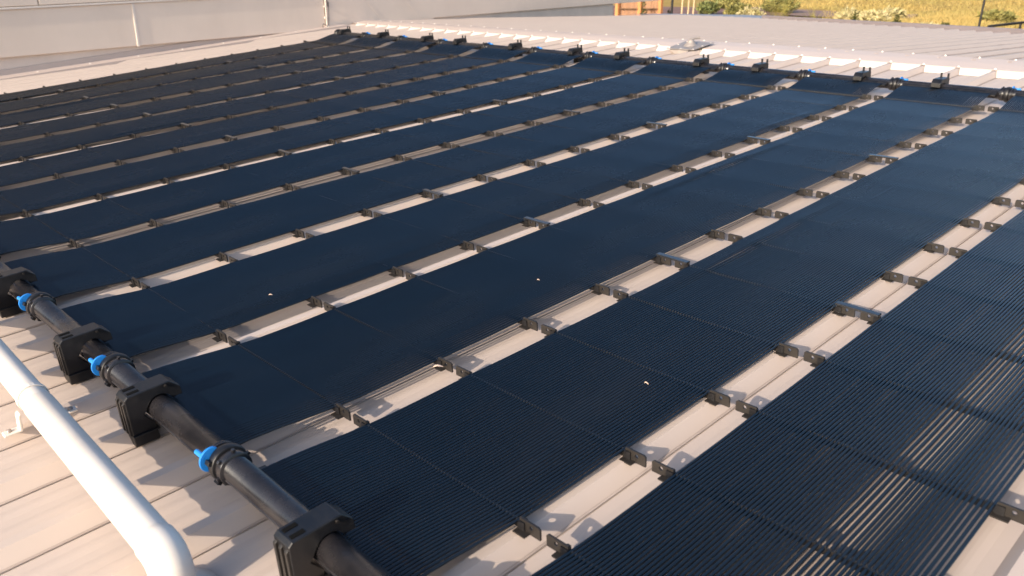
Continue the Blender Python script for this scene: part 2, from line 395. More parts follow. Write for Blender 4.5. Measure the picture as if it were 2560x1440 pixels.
cdt = thing('conduit', 'thin white vertical conduit fixed to the wall joint at the far left', 'conduit', W(3.80, 0.28))
ri = RM.to_3x3() @ Matrix((WL, WN, WU)).transposed()
cdt.matrix_world = Matrix.Translation(RM @ W(3.80, 0.275)) @ ri.to_4x4()
obj('tube', MB().tube([(0, 0.052, -0.002), (0, 0.052, 2.4)], 0.008, 10), M['flash'], cdt)
for h in (0.12, 0.25, 1.2): obj('clip', MB().box((0, 0.046, h), (0.045, 0.022, 0.02)), M['pvc'], cdt, bevel=0.003)
obj('collar', MB().tube([(0, 0.052, 0.0), (0, 0.052, 0.03)], 0.018, 10), M['pvc'], cdt)
cb = MB(); p = [Vector((0.03, 0.05, 2.3)), Vector((0.028, 0.05, 0.42)), Vector((0.045, 0.055, 0.30)), Vector((0.035, 0.055, 0.14)), Vector((0.012, 0.06, 0.02)), Vector((-0.05, 0.07, -0.01)), Vector((-0.085, 0.075, 0.02)), Vector((-0.07, 0.07, 0.05)), Vector((-0.03, 0.07, 0.03)), Vector((0.01, 0.085, -0.005)), Vector((0.03, 0.115, -0.026))]
def spline(P, n=8):
    out = []
    for i in range(len(P) - 1):
        p0, p1, p2, p3 = P[max(i - 1, 0)], P[i], P[i + 1], P[min(i + 2, len(P) - 1)]
        for k in range(n):
            t = k / n
            out.append(0.5 * ((2 * p1) + (p2 - p0) * t + (2 * p0 - 5 * p1 + 4 * p2 - p3) * t * t + (3 * p1 - p0 - 3 * p2 + p3) * t ** 3))
    return out + [P[-1]]
co = obj('cable', cb.tube(spline(p), 0.0045, 6), M['cable']); co.matrix_world = cdt.matrix_world.copy()
tag(co, 'loose grey cable hanging in a small loop beside the white wall conduit', 'cable')

# ------------------------------------------------------------ solar pool collectors
P = 0.59315; SP = 0.30; HZ = 0.077; YN = -0.290; RT = 0.0034; ZT = 0.046; NT = 54
def yfar(X): return 4.205 - 0.024 * X
def gx(n, Y):                                             # centre line of gap n at height Y up the roof
    if n == -9: return n * P + 0.165 * (3.1 - Y)
    d = 0.00195 * n * n * (2.75 - Y) if n < 0 else 0.0
    return n * P + d
HALF = 0.058
FC = {-9: -5.445, -8: -4.950, -7: -4.306, -6: -3.671, -5: -3.034, -4: -2.418, -3: -1.801, -2: -1.185, -1: -0.571, 0: 0.020, 1: 0.600, 2: 1.196, 3: 1.790, 4: 2.38}
NC = {n: gx(n, YN) for n in range(-9, 5)}
def sst(t): t = np.clip(t, 0, 1); return t * t * (3 - 2 * t)

# folds: (panel, side, tubes lifted, y centre, half length, lift)
FOLDS = [(1, 0, 9, 2.25, 0.85, 0.006), (2, 0, 8, 1.55, 0.75, 0.006), (-7, 0, 12, 0.95, 0.8, 0.006),
         (-5, 1, 8, 1.1, 0.8, 0.008), (-4, 0, 9, 3.0, 0.7, 0.004), (0, 1, 5, 3.1, 0.5, 0.004), (-8, 1, 7, 3.0, 0.6, 0.005)]
LOOSE = [(3, 33, 38)]
def tube_mat(p, org):
    yA, yB = YN + 0.034, None
    Xc = (gx(p, 4.2) + gx(p + 1, 4.2)) / 2; yB = yfar(Xc) - 0.034
    ny = 84; NS = 6
    t = np.linspace(0, 1, ny)
    extra = np.array([yA + 0.031, yA + 0.034, yB - 0.034, yB - 0.031])
    Y = np.sort(np.concatenate([yA + (yB - yA) * t, extra])); ny = len(Y)
    R = np.where((Y < yA + 0.0325) | (Y > yB - 0.0325), 0.0039, RT)
    XL = np.array([gx(p, y) for y in Y]) + HALF; XR = np.array([gx(p + 1, y) for y in Y]) - HALF
    i = np.arange(NT)[:, None]
    pw = np.ones(NT); pw[-2:] = 1.12
    if p in (0, -1, -2, -3): pw[-8:] = 1.28
    if p == 1: pw[-7:] = 1.14
    if p == 3: pw[-6:] = 1.16
    for (pp, q0, q1) in LOOSE:
        if pp == p: pw[q0:q1] = 1.34
    u = ((np.cumsum(pw) - pw / 2) / pw.sum())[:, None]
    X = XL[None] + u * (XR - XL)[None]
    zb = ZT + (0.0665 - ZT) * (1 - sst((Y - yA - 0.02) / 0.30)) + (0.080 - ZT) * (1 - sst((yB - 0.02 - Y) / 0.26))
    r = np.random.default_rng(100 + p)
    # slow wander of each tube between the spacer bars and of the whole mat
    ph = r.uniform(0, 6.28, (NT, 3)); am = r.normal(0, 1, (NT, 3))
    sp = np.abs(np.sin(pi * Y / SP))[None]
    X = X + 0.00010 * sp * (am[:, :1] * np.sin(Y[None] * 2.1 + ph[:, :1]) + am[:, 1:2] * np.sin(Y[None] * 4.7 + ph[:, 1:2]))
    Zz = zb[None] + 0.00014 * sp * (am[:, 2:3] + 0.6 * am[:, 1:2] * np.sin(Y[None] * 3.3 + ph[:, 2:3]))
    a, b, c = r.uniform(0, 6.28, 3)
    inner = sst((Y - yA - 0.1) / 0.4) * sst((yB - 0.1 - Y) / 0.4)
    Zz = Zz + inner[None] * (0.0022 * np.sin(Y[None] * 2.3 + a + u * 1.5) + 0.0016 * np.sin(u * 5 + b + Y[None] * 1.1) - 0.0015 * sp)
    # edge tubes curl a little
    e = np.exp(-((u - 0.0) / 0.05) ** 2) * np.sin(Y[None] * 1.9 + c) + np.exp(-((u - 1.0) / 0.05) ** 2) * np.sin(Y[None] * 1.6 + a)
    Zz = Zz + inner[None] * 0.002 * e
    for (pp, side, m, yc, hl, lift) in FOLDS:
        if pp != p: continue
        bump = np.where(np.abs(Y - yc) < hl, np.cos((Y - yc) / hl * pi / 2) ** 2, 0)
        idx = i if side == 0 else NT - 1 - i
        prof = 1.6 * np.exp(-((idx - m * 0.7) / 2.2) ** 2) + 0.7 * np.exp(-((idx - m * 0.2) / 3.0) ** 2)
        Zz = Zz + lift * prof * bump[None]
        sg = 1 if side == 0 else -1
        X = X + sg * 0.5 * lift * np.exp(-((idx - m * 0.7) / 2.0) ** 2) * bump[None]
    ang = np.arange(NS) / NS * 2 * pi + pi / 6
    V = np.empty((NT, ny, NS, 3), np.float32)
    V[..., 0] = X[:, :, None] + R[None, :, None] * np.cos(ang) - org[0]
    V[..., 1] = Y[None, :, None] - org[1]
    V[..., 2] = Zz[:, :, None] + R[None, :, None] * np.sin(ang) - org[2]
    base = (np.arange(NT)[:, None, None] * ny + np.arange(ny - 1)[None, :, None]) * NS
    k = np.arange(NS)[None, None, :]; k2 = (k + 1) % NS
    F = np.stack([base + k, base + NS + k, base + NS + k2, base + k2], -1).reshape(-1)
    me = bpy.data.meshes.new('tube_mat'); nv = NT * ny * NS; nf = len(F) // 4
    me.vertices.add(nv); me.vertices.foreach_set('co', V.reshape(-1))
    me.loops.add(nf * 4); me.loops.foreach_set('vertex_index', F.astype(np.int32))
    me.polygons.add(nf); me.polygons.foreach_set('loop_start', np.arange(nf, dtype=np.int32) * 4)
    me.polygons.foreach_set('use_smooth', np.ones(nf, bool)); me.update(); me.validate()
    return me

# spacer bar: unit bar with a vertical tab past each edge of the mat (built for the standard width)
WID = P - 2 * HALF
def tab_mb(sg):
    s = MB(); t = 0.0022; a = WID / 2 + 0.004; L = 0.046
    pts = [(a - 0.012, -0.016), (a + L, -0.016), (a + L, 0.0065), (a + L - 0.004, 0.0100), (a - 0.004, 0.0100), (a - 0.006, 0.0), (a - 0.012, -0.002)]
    hc = (a + 0.024, 0.0); hr = 0.0045; NH = 10
    hole = [(hc[0] + hr * cos(2 * pi * k / NH), hc[1] + hr * sin(2 * pi * k / NH)) for k in range(NH)]
    # plate with a round hole: fan between the outline sampled by angle and the hole
    def outer(an):
        best = None; d = (cos(an), sin(an))
        for j in range(len(pts)):
            p1, p2 = pts[j], pts[(j + 1) % len(pts)]
            e = (p2[0] - p1[0], p2[1] - p1[1]); den = d[0] * e[1] - d[1] * e[0]
            if abs(den) < 1e-12: continue
            q = (p1[0] - hc[0], p1[1] - hc[1])
            tt = (q[0] * e[1] - q[1] * e[0]) / den; uu = (q[0] * d[1] - q[1] * d[0]) / den
            if tt > 0 and -1e-6 <= uu <= 1 + 1e-6 and (best is None or tt < best): best = tt
        return (hc[0] + d[0] * best, hc[1] + d[1] * best)
    angs = sorted(set([round(2 * pi * k / NH, 5) for k in range(NH)] + [round(math.atan2(q[1] - hc[1], q[0] - hc[0]) % (2 * pi), 5) for q in pts]))
    oo = [outer(an) for an in angs]; hh = [(hc[0] + hr * cos(an), hc[1] + hr * sin(an)) for an in angs]; n = len(angs)
    vs = [(sg * x, yy, z) for yy in (-t, t) for (x, z) in oo + hh]
    fs = []
    for k in range(n):
        k2 = (k + 1) % n
        fs += [(k, k2, n + k2, n + k), (2 * n + k2, 2 * n + k, 3 * n + k, 3 * n + k2), (k, 2 * n + k, 2 * n + k2, k2), (n + k, n + k2, 3 * n + k2, 3 * n + k)]
    s.add(vs, fs)
    s.box((sg * (a + 0.006), -0.009, -0.0145), (0.030, 0.016, 0.003))          # little foot
    s.box((sg * (a + 0.002), 0.004, -0.004), (0.008, 0.010, 0.018))
    return s
bar = MB().box((0, 0, -0.0075), (WID + 0.004, 0.0040, 0.0150))
tick = MB()
for sg in (-1, 1): bar.box((sg * (WID / 2 + 0.006), -0.001, -0.0055), (0.016, 0.0095, 0.0205))  # added black end blocks standing in for the shaded recess beside each tab
for q in range(0, NT + 1):
    x = -WID / 2 + q * WID / NT
    tick.box((x, 0, 0.0014), (0.0024, 0.0036, 0.0046))
bar_o = obj('spacer_bar', bar, M['plastic'])
for sg in (-1, 1): obj('end_tab', tab_mb(sg), M['tab'], bar_o, bevel=0.0006)
obj('tube_comb', tick, M['comb'], bar_o)
ends = [('nearest the camera at lower right')]
def header_seg(xa, xb, ya, yb, side):
    s = MB(); d = Vector((xb - xa, yb - ya, 0)); L = d.length; t = d / L; nn = Vector((-t.y, t.x, 0)) * side
    a = Vector((xa, ya, HZ)); r = 0.0275
    s.tube([a + t * 0.004, a + t * 0.010, a + t * 0.032, a + t * 0.036, a + t * (L - 0.036), a + t * (L - 0.032), a + t * (L - 0.010), a + t * (L - 0.004)],
           [r + 0.002, r + 0.0040, r + 0.0040, r, r, r + 0.0040, r + 0.0040, r + 0.002], 28)
    # mould seam along the outer underside
    o1 = a - nn * (r - 0.002) + Vector((0, 0, -0.010)); 
    s.tube([o1 + t * 0.04, o1 + t * (L - 0.04)], 0.0030, 6)
    return s, a, t, nn, L
def manifold(a, t, nn, L):
    s = MB(); r0 = a + t * 0.045; r1 = a + t * (L - 0.045)
    pr = [(0.016, -0.022), (0.050, -0.022), (0.054, -0.018), (0.054, -0.0125), (0.038, -0.0115), (0.031, -0.004), (0.016, 0.007)]
    vs = [r + nn * y + Vector((0, 0, z)) for r in (r0, r1) for (y, z) in pr]; n = len(pr)
    s.add(vs, [tuple(range(n)), tuple(range(2 * n - 1, n - 1, -1))] + [(i, n + i, n + (i + 1) % n, (i + 1) % n) for i in range(n)])
    return s
panels = {}
for q, p in enumerate(range(-9, 4)):
    org = ((gx(p, 2) + gx(p + 1, 2)) / 2, 2.0, 0.0)
    where = ('beside the cream wall at far left' if p == -9 else 'nearest the camera at lower right' if p == 3 else ORD[q] + ' strip counting from the cream wall')
    t_ = thing('solar_panel', 'black solar tube panel, ' + where, 'solar panel', org, 0, 'solar pool panels on the roof')
    panels[p] = t_
    me = tube_mat(p, org); me.materials.append(M['tube'])
    o = bpy.data.objects.new('tube_mat', me); COL.objects.link(o); o.parent = t_
    for side in (1, -1):
        xa, xb = (NC[p], NC[p + 1]) if side == 1 else (FC[p], FC[p + 1])
        ya, yb = (YN, YN) if side == 1 else (yfar(xa), yfar(xb))
        s, a, tt, nn, L = header_seg(xa - org[0], xb - org[0], ya - org[1], yb - org[1], side)
        hp = obj('header_pipe', s, M['pipe'], t_)
        obj('tube_manifold', manifold(a + Vector((0, 0, 0.0 if side == 1 else 0.0135)), tt, nn, L), M['plastic'], hp, bevel=0.001)
    for k in range(14):
        Y = k * SP; xl, xr = gx(p, Y) + HALF, gx(p + 1, Y) - HALF
        lift = 0.004 if k == 0 else (0.008 if k == 13 else 0.0)
        loc = ((xl + xr) / 2 - org[0], Y - org[1], ZT - 0.0015 + lift); sx = (xr - xl) / WID
        if q == 0 and k == 0:
            bar_o.parent = t_; bar_o.location = loc; bar_o.scale = (sx, 1, 1)
        else: child(bar_o, t_, loc, (sx, 1, 1))

# ------------------------------------------------------------ pipe couplings with blue clamps
def make_coupling(loc, rz, label):
    t_ = thing('pipe_coupling', label, 'pipe coupling', loc, rz, 'blue clamped couplings between header pipes')
    s = MB().lathe([(0.0285, -0.011), (0.0385, -0.010), (0.040, -0.004), (0.040, 0.004), (0.0385, 0.010), (0.0285, 0.011)], 28, 'x')
    for an in (-2.3, -1.9, 2.7): s.box((0.0, 0.0415 * cos(an), 0.0415 * sin(an)), (0.016, 0.010, 0.010), Matrix.Rotation(an, 3, 'X'))
    obj('clamp_ring', s, M['plastic'], t_, bevel=0.001)
    c = MB()
    rg = MB().lathe([(0.0275, -0.034), (0.0345, -0.033), (0.0345, -0.029), (0.0315, -0.0275), (0.0345, -0.026), (0.0345, -0.022), (0.0275, -0.021)], 24, 'x')
    obj('collar_ring', rg, M['pipe'], t_, bevel=0.0006)
    c.lathe([(0.0275, 0.014), (0.0350, 0.015), (0.0350, 0.034), (0.0275, 0.036)], 28, 'x')
    for an in (0.5, 1.45, 2.4, 3.4): c.box((0.025, 0.037 * cos(an), 0.037 * sin(an)), (0.008, 0.007, 0.007), Matrix.Rotation(an, 3, 'X'))
    obj('collar', c, M['pipe'], t_, bevel=0.0008)
    pl = []; n = 14
    for k in range(n + 1):
        an = math.radians(108 + 84 * k / n); f = sin(pi * k / n) ** 0.7
        pl.append((0.035 * cos(an), 0.035 * sin(an), (0.039 + 0.016 * f) * cos(an), (0.039 + 0.016 * f) * sin(an)))
    b = MB(); prof = [(y, z) for (y, z, _, _) in pl] + [(y, z) for (_, _, y, z) in reversed(pl)]
    b.prism(prof, 'x', -0.0175, -0.0115)
    bl = obj('blue_clamp', b, M['blue'], t_, bevel=0.0012)
    an = math.radians(148)
    obj('handle', MB().tube([(-0.0115, 0.045 * cos(an), 0.045 * sin(an)), (-0.047, 0.047 * cos(an), 0.047 * sin(an))], [0.0062, 0.0056], 10), M['blue'], bl)
    obj('keyhole', MB().lathe([(0.0001, -0.0178), (0.0040, -0.0178), (0.0040, -0.016)], 10, 'x', (0, 0.047 * cos(an + 0.3), 0.047 * sin(an + 0.3))), M['hole'], bl)
    return t_
c0 = make_coupling((NC[2], YN, HZ), 0, 'black coupling with blue clamp, lowest in the picture on the near header')
near_words = {1: 'middle one of the near header, between the two tall brackets', 0: 'uppermost in view on the near header pipe', -1: 'half cut by the left picture edge'}
for n in (1, 0, -1): dup(c0, (NC[n], YN, HZ), 0, 'blue clamped black coupling, ' + near_words[n])
for n in range(-8, 4):
    j = n + 8
    dup(c0, (FC[n], yfar(FC[n]), HZ), pi - 0.024, 'black coupling with blue clamp on the far header, %s from the wall end' % ORD[j])
cap = thing('pipe_end_cap', 'black end cap closing the far header pipe next to the wall', 'end cap', (FC[-9], yfar(FC[-9]), HZ), -0.024, None)
obj('cap', MB().lathe([(0.0001, -0.045), (0.030, -0.045), (0.044, -0.036), (0.046, -0.012), (0.046, 0.012), (0.036, 0.016)], 24, 'x'), M['plastic'], cap)
obj('ring', MB().lathe([(0.045, -0.020), (0.051, -0.018), (0.051, -0.004), (0.045, -0.002)], 24, 'x'), M['plastic'], cap)

# ------------------------------------------------------------ pipe brackets
def bracket_profile():
    pr = [(-0.074, 0.004 - HZ), (-0.074, 0.046), (-0.066, 0.053), (0.028, 0.055), (0.050, 0.034), (0.052, 0.012), (0.036, 0.012)]
    for k in range(0, 9):
        an = math.radians(18 + 144 * k / 8); pr.append((0.0312 * cos(an), 0.0312 * sin(an)))
    return pr + [(-0.040, -0.004), (-0.020, -0.030), (-0.018, 0.004 - HZ)]
def make_bracket(prongs, loc, rz, label, group):
    t_ = thing('pipe_bracket', label, 'pipe bracket', loc, rz, group)
    w = 0.0255
    obj('body', MB().prism(bracket_profile(), 'x', -w, w), M['plastic'], t_, bevel=0.0022)
    r = MB()
    for x in (-0.018, 0.0, 0.018): r.prism([(-0.0785, RH - HZ + 0.004), (-0.0785, 0.036), (-0.0735, 0.041), (-0.0735, RH - HZ + 0.004)], 'x', x - 0.004, x + 0.004)
    obj('rail', r, M['tab'], t_, bevel=0.0008)
    obj('foot', MB().box((0, -0.045, RH - HZ + 0.002), (0.062, 0.060, 0.004)), M['plastic'], t_, bevel=0.001)
    if prongs:
        for x in (-0.019, 0.019):
            obj('prong', MB().box((x, -0.066, 0.058), (0.009, 0.010, 0.026)).box((x, -0.066, 0.072), (0.010, 0.011, 0.005)), M['plastic'], t_, bevel=0.001)
    else:
        for x in (-0.012, 0.012):
            obj('slot', MB().prism([(-0.062, 0.0505), (-0.062, 0.0542), (-0.036, 0.0547), (-0.036, 0.051)], 'x', x - 0.005, x + 0.005), M['hole'], t_)
    obj('stud', MB().tube([(w, 0.018, 0.047), (w + 0.004, 0.018, 0.047)], 0.0035, 8), M['tab'], t_)
    return t_
nb = make_bracket(False, (1.535, YN, HZ), 0, 'tall black bracket over the near header, cut by the bottom edge', 'brackets over the near header pipe')
for x, lb in ((0.840, 'tall black bracket over the near header, between the lower two blue clamps'), (0.415, 'tall black bracket over the near header, between the upper two blue clamps'), (-0.214, 'tall black bracket over the near header at the left picture edge')):
    dup(nb, (x, YN, HZ), 0, lb)
FB = [-5.347, -4.635, -3.902, -3.411, -2.671, -1.972, -1.489, -0.773, -0.31, 0.383, 0.837, 1.52]
fb = make_bracket(True, (FB[0], yfar(FB[0]), HZ), pi - 0.024, 'two pronged black bracket on the far header beside its end cap', 'two pronged brackets over the far header pipe')
for j, x in enumerate(FB[1:]):
    dup(fb, (x, yfar(x), HZ), pi - 0.024, 'two pronged black bracket on the far header, %s from the wall' % ORD[j + 1])

# ------------------------------------------------------------ strap clips bridging the gaps
s = MB().prism([(-0.0095, 0.0085), (-0.0095, 0.0135), (-0.0085, 0.0145), (0.0085, 0.0145), (0.0095, 0.0135), (0.0095, 0.0085), (0.0078, 0.0085), (0.0078, 0.0112), (-0.0078, 0.0112), (-0.0078, 0.0085)], 'x', -0.061, 0.058)
st = None
for k, nm in ((4, 'nearer'), (9, 'farther')):
    for n in range(-8, 4):
        if k == 9 and n == 3: continue
        Y = k * SP; lb = 'flat black strap bridging the %s gap from the wall, %s strap row' % (ORD[n + 8], nm)
        if st is None:
            st = obj('strap_clip', s, M['strap'], bevel=0.001); o = st
        else:
            o = st.copy(); COL.objects.link(o)
        tag(o, lb, 'strap clip', 'straps bridging the gaps between panels')
        o.matrix_world = RM @ Matrix.Translation((gx(n, Y), Y, ZT - 0.0015 - 0.0005)) @ Matrix.Rotation(random.uniform(-0.05, 0.05), 4, 'Z')

# ------------------------------------------------------------ white PVC pipe at lower left
WY, WZ, WR = -0.4815, 0.097, 0.0315
wp = thing('white_pipe', 'thick white plastic pipe with an elbow running along the lower left roof', 'pipe', (0.3, WY, 0), -0.016)
obj('pipe', MB().tube([(-6.3, 0, WZ), (0.30, 0, WZ), (1.062, 0, WZ)], WR, 32), M['pvc'], wp)
obj('pipe_socket', MB().tube([(0.378, 0, WZ), (0.381, 0, WZ), (1.050, 0, WZ)], [WR, WR + 0.0018, WR + 0.0018], 32), M['pvc'], wp)
el = [(1.040, 0, WZ), (1.043, 0, WZ), (1.062, 0, WZ)] + [(1.062 + 0.030 * sin(a), 0, WZ - 0.030 * (1 - cos(a))) for a in np.linspace(0.15, pi / 2, 10)] + [(1.092, 0, -0.02)]
obj('elbow', MB().tube(el, [WR + 0.0018] + [WR + 0.0045] * 13, 32), M['pvc'], wp)
obj('roof_collar', MB().lathe([(0.038, 0.0), (0.066, 0.001), (0.070, 0.006), (0.046, 0.014), (0.038, 0.016)], 28, 'z', (1.092, 0, 0.004)), M['pvc'], wp)
sd = thing('pipe_saddle', 'small white saddle bracket holding the white pipe down to a roof rib', 'pipe bracket', (0.628, WY - 0.0052, 0), -0.016)
pr = []
for k in range(15):
    a = math.radians(-30 + 240 * k / 14); pr.append(((WR + 0.0008) * cos(a), WZ + (WR + 0.0008) * sin(a)))
for k in range(14, -1, -1):
    a = math.radians(-30 + 240 * k / 14); pr.append(((WR + 0.0032) * cos(a), WZ + (WR + 0.0032) * sin(a)))
obj('strap', MB().prism(pr, 'x', -0.008, 0.008), M['pvc'], sd)
for sg in (-1, 1):
    obj('foot', MB().prism([(sg * 0.036, WZ - 0.022), (sg * 0.042, WZ - 0.026), (sg * 0.046, RH + 0.006), (sg * 0.078, RH + 0.006), (sg * 0.080, RH + 0.001), (sg * 0.040, RH + 0.001)], 'x', -0.013, 0.013), M['pvc'], sd, bevel=0.0015)
    obj('screw', MB().lathe([(0.0001, 0.006), (0.006, 0.005), (0.006, 0)], 8, 'z', (0, sg * 0.066, RH + 0.006)), M['alu'], sd)

# ------------------------------------------------------------ metal flashing with a cone on the ridge
vt = thing('roof_flashing', 'square silver metal flashing plate with a cone on the ridge cap', 'roof vent', (-1.545, yr(-1.545) + 0.02, 0.0), -0.03)
pv = [(-0.15, -0.15, 0.030), (0.13, -0.15, 0.034), (0.13, 0.13, 0.058), (-0.15, 0.13, 0.056)]
obj('base_plate', MB().add([(x, y, z + 0.010) for x, y, z in pv] + [(x, y, z + 0.006) for x, y, z in pv], [(0, 1, 2, 3), (7, 6, 5, 4), (0, 4, 5, 1), (1, 5, 6, 2), (2, 6, 7, 3), (3, 7, 4, 0)]), M['alu'], vt)
obj('cone', MB().lathe([(0.062, 0.048), (0.056, 0.056), (0.040, 0.070), (0.028, 0.088), (0.024, 0.100), (0.0001, 0.104)], 20, 'z', (-0.01, 0, 0)), M['alu'], vt)
obj('cut_pipe', MB().tube([(-0.01, 0, 0.098), (0.0, 0.02, 0.106), (0.03, 0.07, 0.110)], [0.012, 0.008, 0.010], 8), M['alu'], vt)
skirt = MB().prism([(-0.10, 0.033), (-0.06, 0.004), (0.05, 0.004), (0.09, 0.036)], 'y', -0.165, -0.148)
obj('skirt', skirt, M['alu'], vt)
rv = obj('rivet', MB().lathe([(0.0001, 0.005), (0.005, 0.004), (0.006, 0)], 8, 'z'), M['screw'], vt); rv.location = (-0.13, -0.13, 0.042)
for (x, y) in [(0.11, -0.13), (0.11, 0.11), (-0.13, 0.11), (-0.01, -0.135), (0.115, -0.01), (-0.13, -0.01)]:
    child(rv, vt, (x, y, 0.041 + (y + 0.15) * 0.086))

# ------------------------------------------------------------ dry leaves and fluff on the panels
for (x, y, sz, lb) in [(0.418, 0.222, 0.007, 'tiny pale dry leaf on the black panel above the near header'), (0.968, 0.815, 0.005, 'pale speck of fluff on a middle black panel'),
                       (1.588, 0.533, 0.005, 'pale speck on the broad near panel'), (1.152, 0.262, 0.012, 'pinkish dry leaf caught at a panel edge by a gap')]:
    s = MB(); n = 5; vs = []
    for i in range(n):
        t = i / (n - 1); w = sz * 0.35 * sin(pi * (0.1 + 0.8 * t)); z = 0.003 * sin(t * 4)
        vs += [(t * sz * 2, -w, z), (t * sz * 2, 0, z + 0.002), (t * sz * 2, w, z + 0.001)]
    fs = []
    for i in range(n - 1):
        for j in range(2): fs.append((i * 3 + j, i * 3 + j + 1, i * 3 + 4 + j, i * 3 + 3 + j))
    o = obj('dry_leaf', s.add(vs, fs, True), M['leaf'])
    o.matrix_world = RM @ Matrix.Translation((x, y, ZT + RT + 0.001)) @ Matrix.Rotation(random.uniform(0, 3), 4, 'Z')
    tag(o, lb, 'leaf', 'leaves lying on the panels')

# ------------------------------------------------------------ garden and hillside behind (world coordinates)
def leaf_cloud(n, rx, rz, size, shape, seed, aspect=2.2):
    r = np.random.default_rng(seed); s = MB()
    for i in range(n):
        for _ in range(20):
            p = r.uniform(-1, 1, 3)
            if shape == 'ball' and (p ** 2).sum() < 1 and (p ** 2).sum() > r.uniform(0, 0.75): break
            if shape == 'cone':
                h = (p[2] + 1) / 2
                if math.hypot(p[0], p[1]) < (1 - h) * (0.92 + 0.3 * r.random()) + 0.05: break
        c = Vector((p[0] * rx, p[1] * rx, (p[2] + 1) * rz + 0.02))
        if shape == 'ball': c.x *= 1 + 0.25 * sin(5 * p[2] + seed); c.z *= 0.85 + 0.3 * r.random()
        d = Vector(r.normal(0, 1, 3)); d.z = abs(d.z) * 0.8; d.normalize()
        w = d.orthogonal().normalized(); w = Matrix.Rotation(r.uniform(0, 6.28), 3, d) @ w
        L = size * r.uniform(0.6, 1.4)
        s.add([c - w * L / aspect / 2, c + d * L * 0.5 - w * L / aspect * 0.5, c + d * L, c + d * L * 0.5 + w * L / aspect * 0.5], [(0, 1, 2, 3)])
    return s
def shrub(name, label, cat, px, d, rx, rz, n, size, shape, m, seed, group=None):
    q = on_ground(px, d)
    t_ = thing(name, label, cat, q, seed, group, roof=False)
    obj('foliage', leaf_cloud(n, rx, rz, size, shape, seed), m, t_, fix=False)
    st_ = MB()
    for k in range(1 if shape == 'cone' else 4):
        a = k * 1.7; st_.tube([(0, 0, -0.05), (0.15 * rx * cos(a), 0.15 * rx * sin(a), rz * 0.7), (0.45 * rx * cos(a), 0.45 * rx * sin(a), rz * 1.25)], [0.03 * rx + 0.01, 0.02 * rx + 0.006, 0.004], 6)
    obj('stem', st_, M['bark'], t_)
    return t_
gC = 'small conifers in the garden'
for (px, d, rx, rz, lb) in [(1612, 25.0, 0.16, 0.40, 'small bright green conifer in front of the timber fence'), (1676, 27.5, 0.11, 0.24, 'tiny conifer at the foot of the left black pole'),
                            (1757, 28, 0.12, 0.25, 'small dark conifer standing in the brown mulch bed'), (1849, 28, 0.07, 0.17, 'tiny brownish conifer just behind the grey gutter by the palms'),
                            (2143, 26, 0.13, 0.27, 'small dark conifer right of the palms'), (2250, 25, 0.14, 0.25, 'small pointed dark conifer on the golden grass'),
                            ]:
    shrub('small_conifer', lb, 'conifer', px, d, rx, rz, 420, 0.07, 'cone', M['dark'], int(px), gC)
shrub('low_shrub', 'round dark low shrub on the golden grass left of the right pole', 'shrub', 2374, 24, 0.15, 0.16, 420, 0.08, 'ball', M['dark'], 5, 'low shrubs in the garden')
for (px, d, rx, rz, m, lb) in [(1772, 36, 0.40, 0.22, 'green', 'dark green shrub beside the pale garden stakes'), (1850, 34, 0.50, 0.24, 'olive', 'wide olive shrub at the back of the mulch bed'),
                               (1882, 29, 0.40, 0.20, 'flower', 'pale flowering shrub left of the palms'), (1815, 42, 0.6, 0.26, 'olive', 'yellow green shrub at the top edge behind the mulch'),
                               (2128, 33, 0.42, 0.18, 'flower', 'white flowering shrub right of the palms'),
                               (2190, 30, 0.42, 0.16, 'flower', 'large white flowering shrub in the middle of the slope'), (2235, 36, 0.45, 0.18, 'flower', 'white flowering shrub higher on the golden slope'),
                               (2330, 24.5, 0.22, 0.10, 'flower', 'small silvery shrub low on the golden grass'), (2500, 33, 0.5, 0.16, 'olive', 'green shrub on the slope right of the right pole'),
                               (1950, 40, 0.8, 0.26, 'olive', 'olive shrub behind the palms')]:
    shrub('low_shrub', lb, 'shrub', px, d, rx, rz, 900, 0.15, 'ball', M[m], int(px * 3 + d), 'low shrubs in the garden')
def palm(px, d, R_, n, label, seed):
    q = on_ground(px, d); t_ = thing('cycad_palm', label, 'palm', q, 0, 'spiky palms behind the gutter', roof=False)
    r = np.random.default_rng(seed); s = MB()
    for i in range(n):
        az = r.uniform(0, 6.28); el = math.radians(r.uniform(12, 85)); L = R_ * r.uniform(0.75, 1.15)
        hd = Vector((cos(az), sin(az), 0)); sd_ = Vector((-sin(az), cos(az), 0)); pts = []
        for k in range(7):
            t = k / 6; pts.append(hd * (L * t * cos(el) * (1 + 0.25 * t)) + Vector((0, 0, 0.12 + L * (t * sin(el) - 0.42 * t * t * (1 - 0.5 * sin(el))))))
        for k in range(1, 7):
            a_, b_ = pts[k - 1], pts[k]; wl_ = 0.16 * R_ * sin(pi * (k / 7.0)) + 0.01; wl_ *= 0.75
            for sg in (-1, 1):
                for f in (0.0, 0.33, 0.66):
                    c = a_.lerp(b_, f); tip = c + (b_ - a_) * 0.9 + sd_ * sg * wl_ + Vector((0, 0, -0.01))
                    s.add([c, c + (b_ - a_) * 0.12, tip], [(0, 1, 2)])
    obj('fronds', s, M['palm'], t_, fix=False)
    obj('trunk', MB().tube([(0, 0, -0.05), (0, 0, 0.18)], [0.14 * R_, 0.10 * R_], 10), M['bark'], t_)
palm(1955, 23.5, 0.85, 40, 'large spiky yellow green palm behind the grey gutter', 3)
palm(2040, 24.0, 0.55, 30, 'smaller spiky palm right of the large palm', 4)

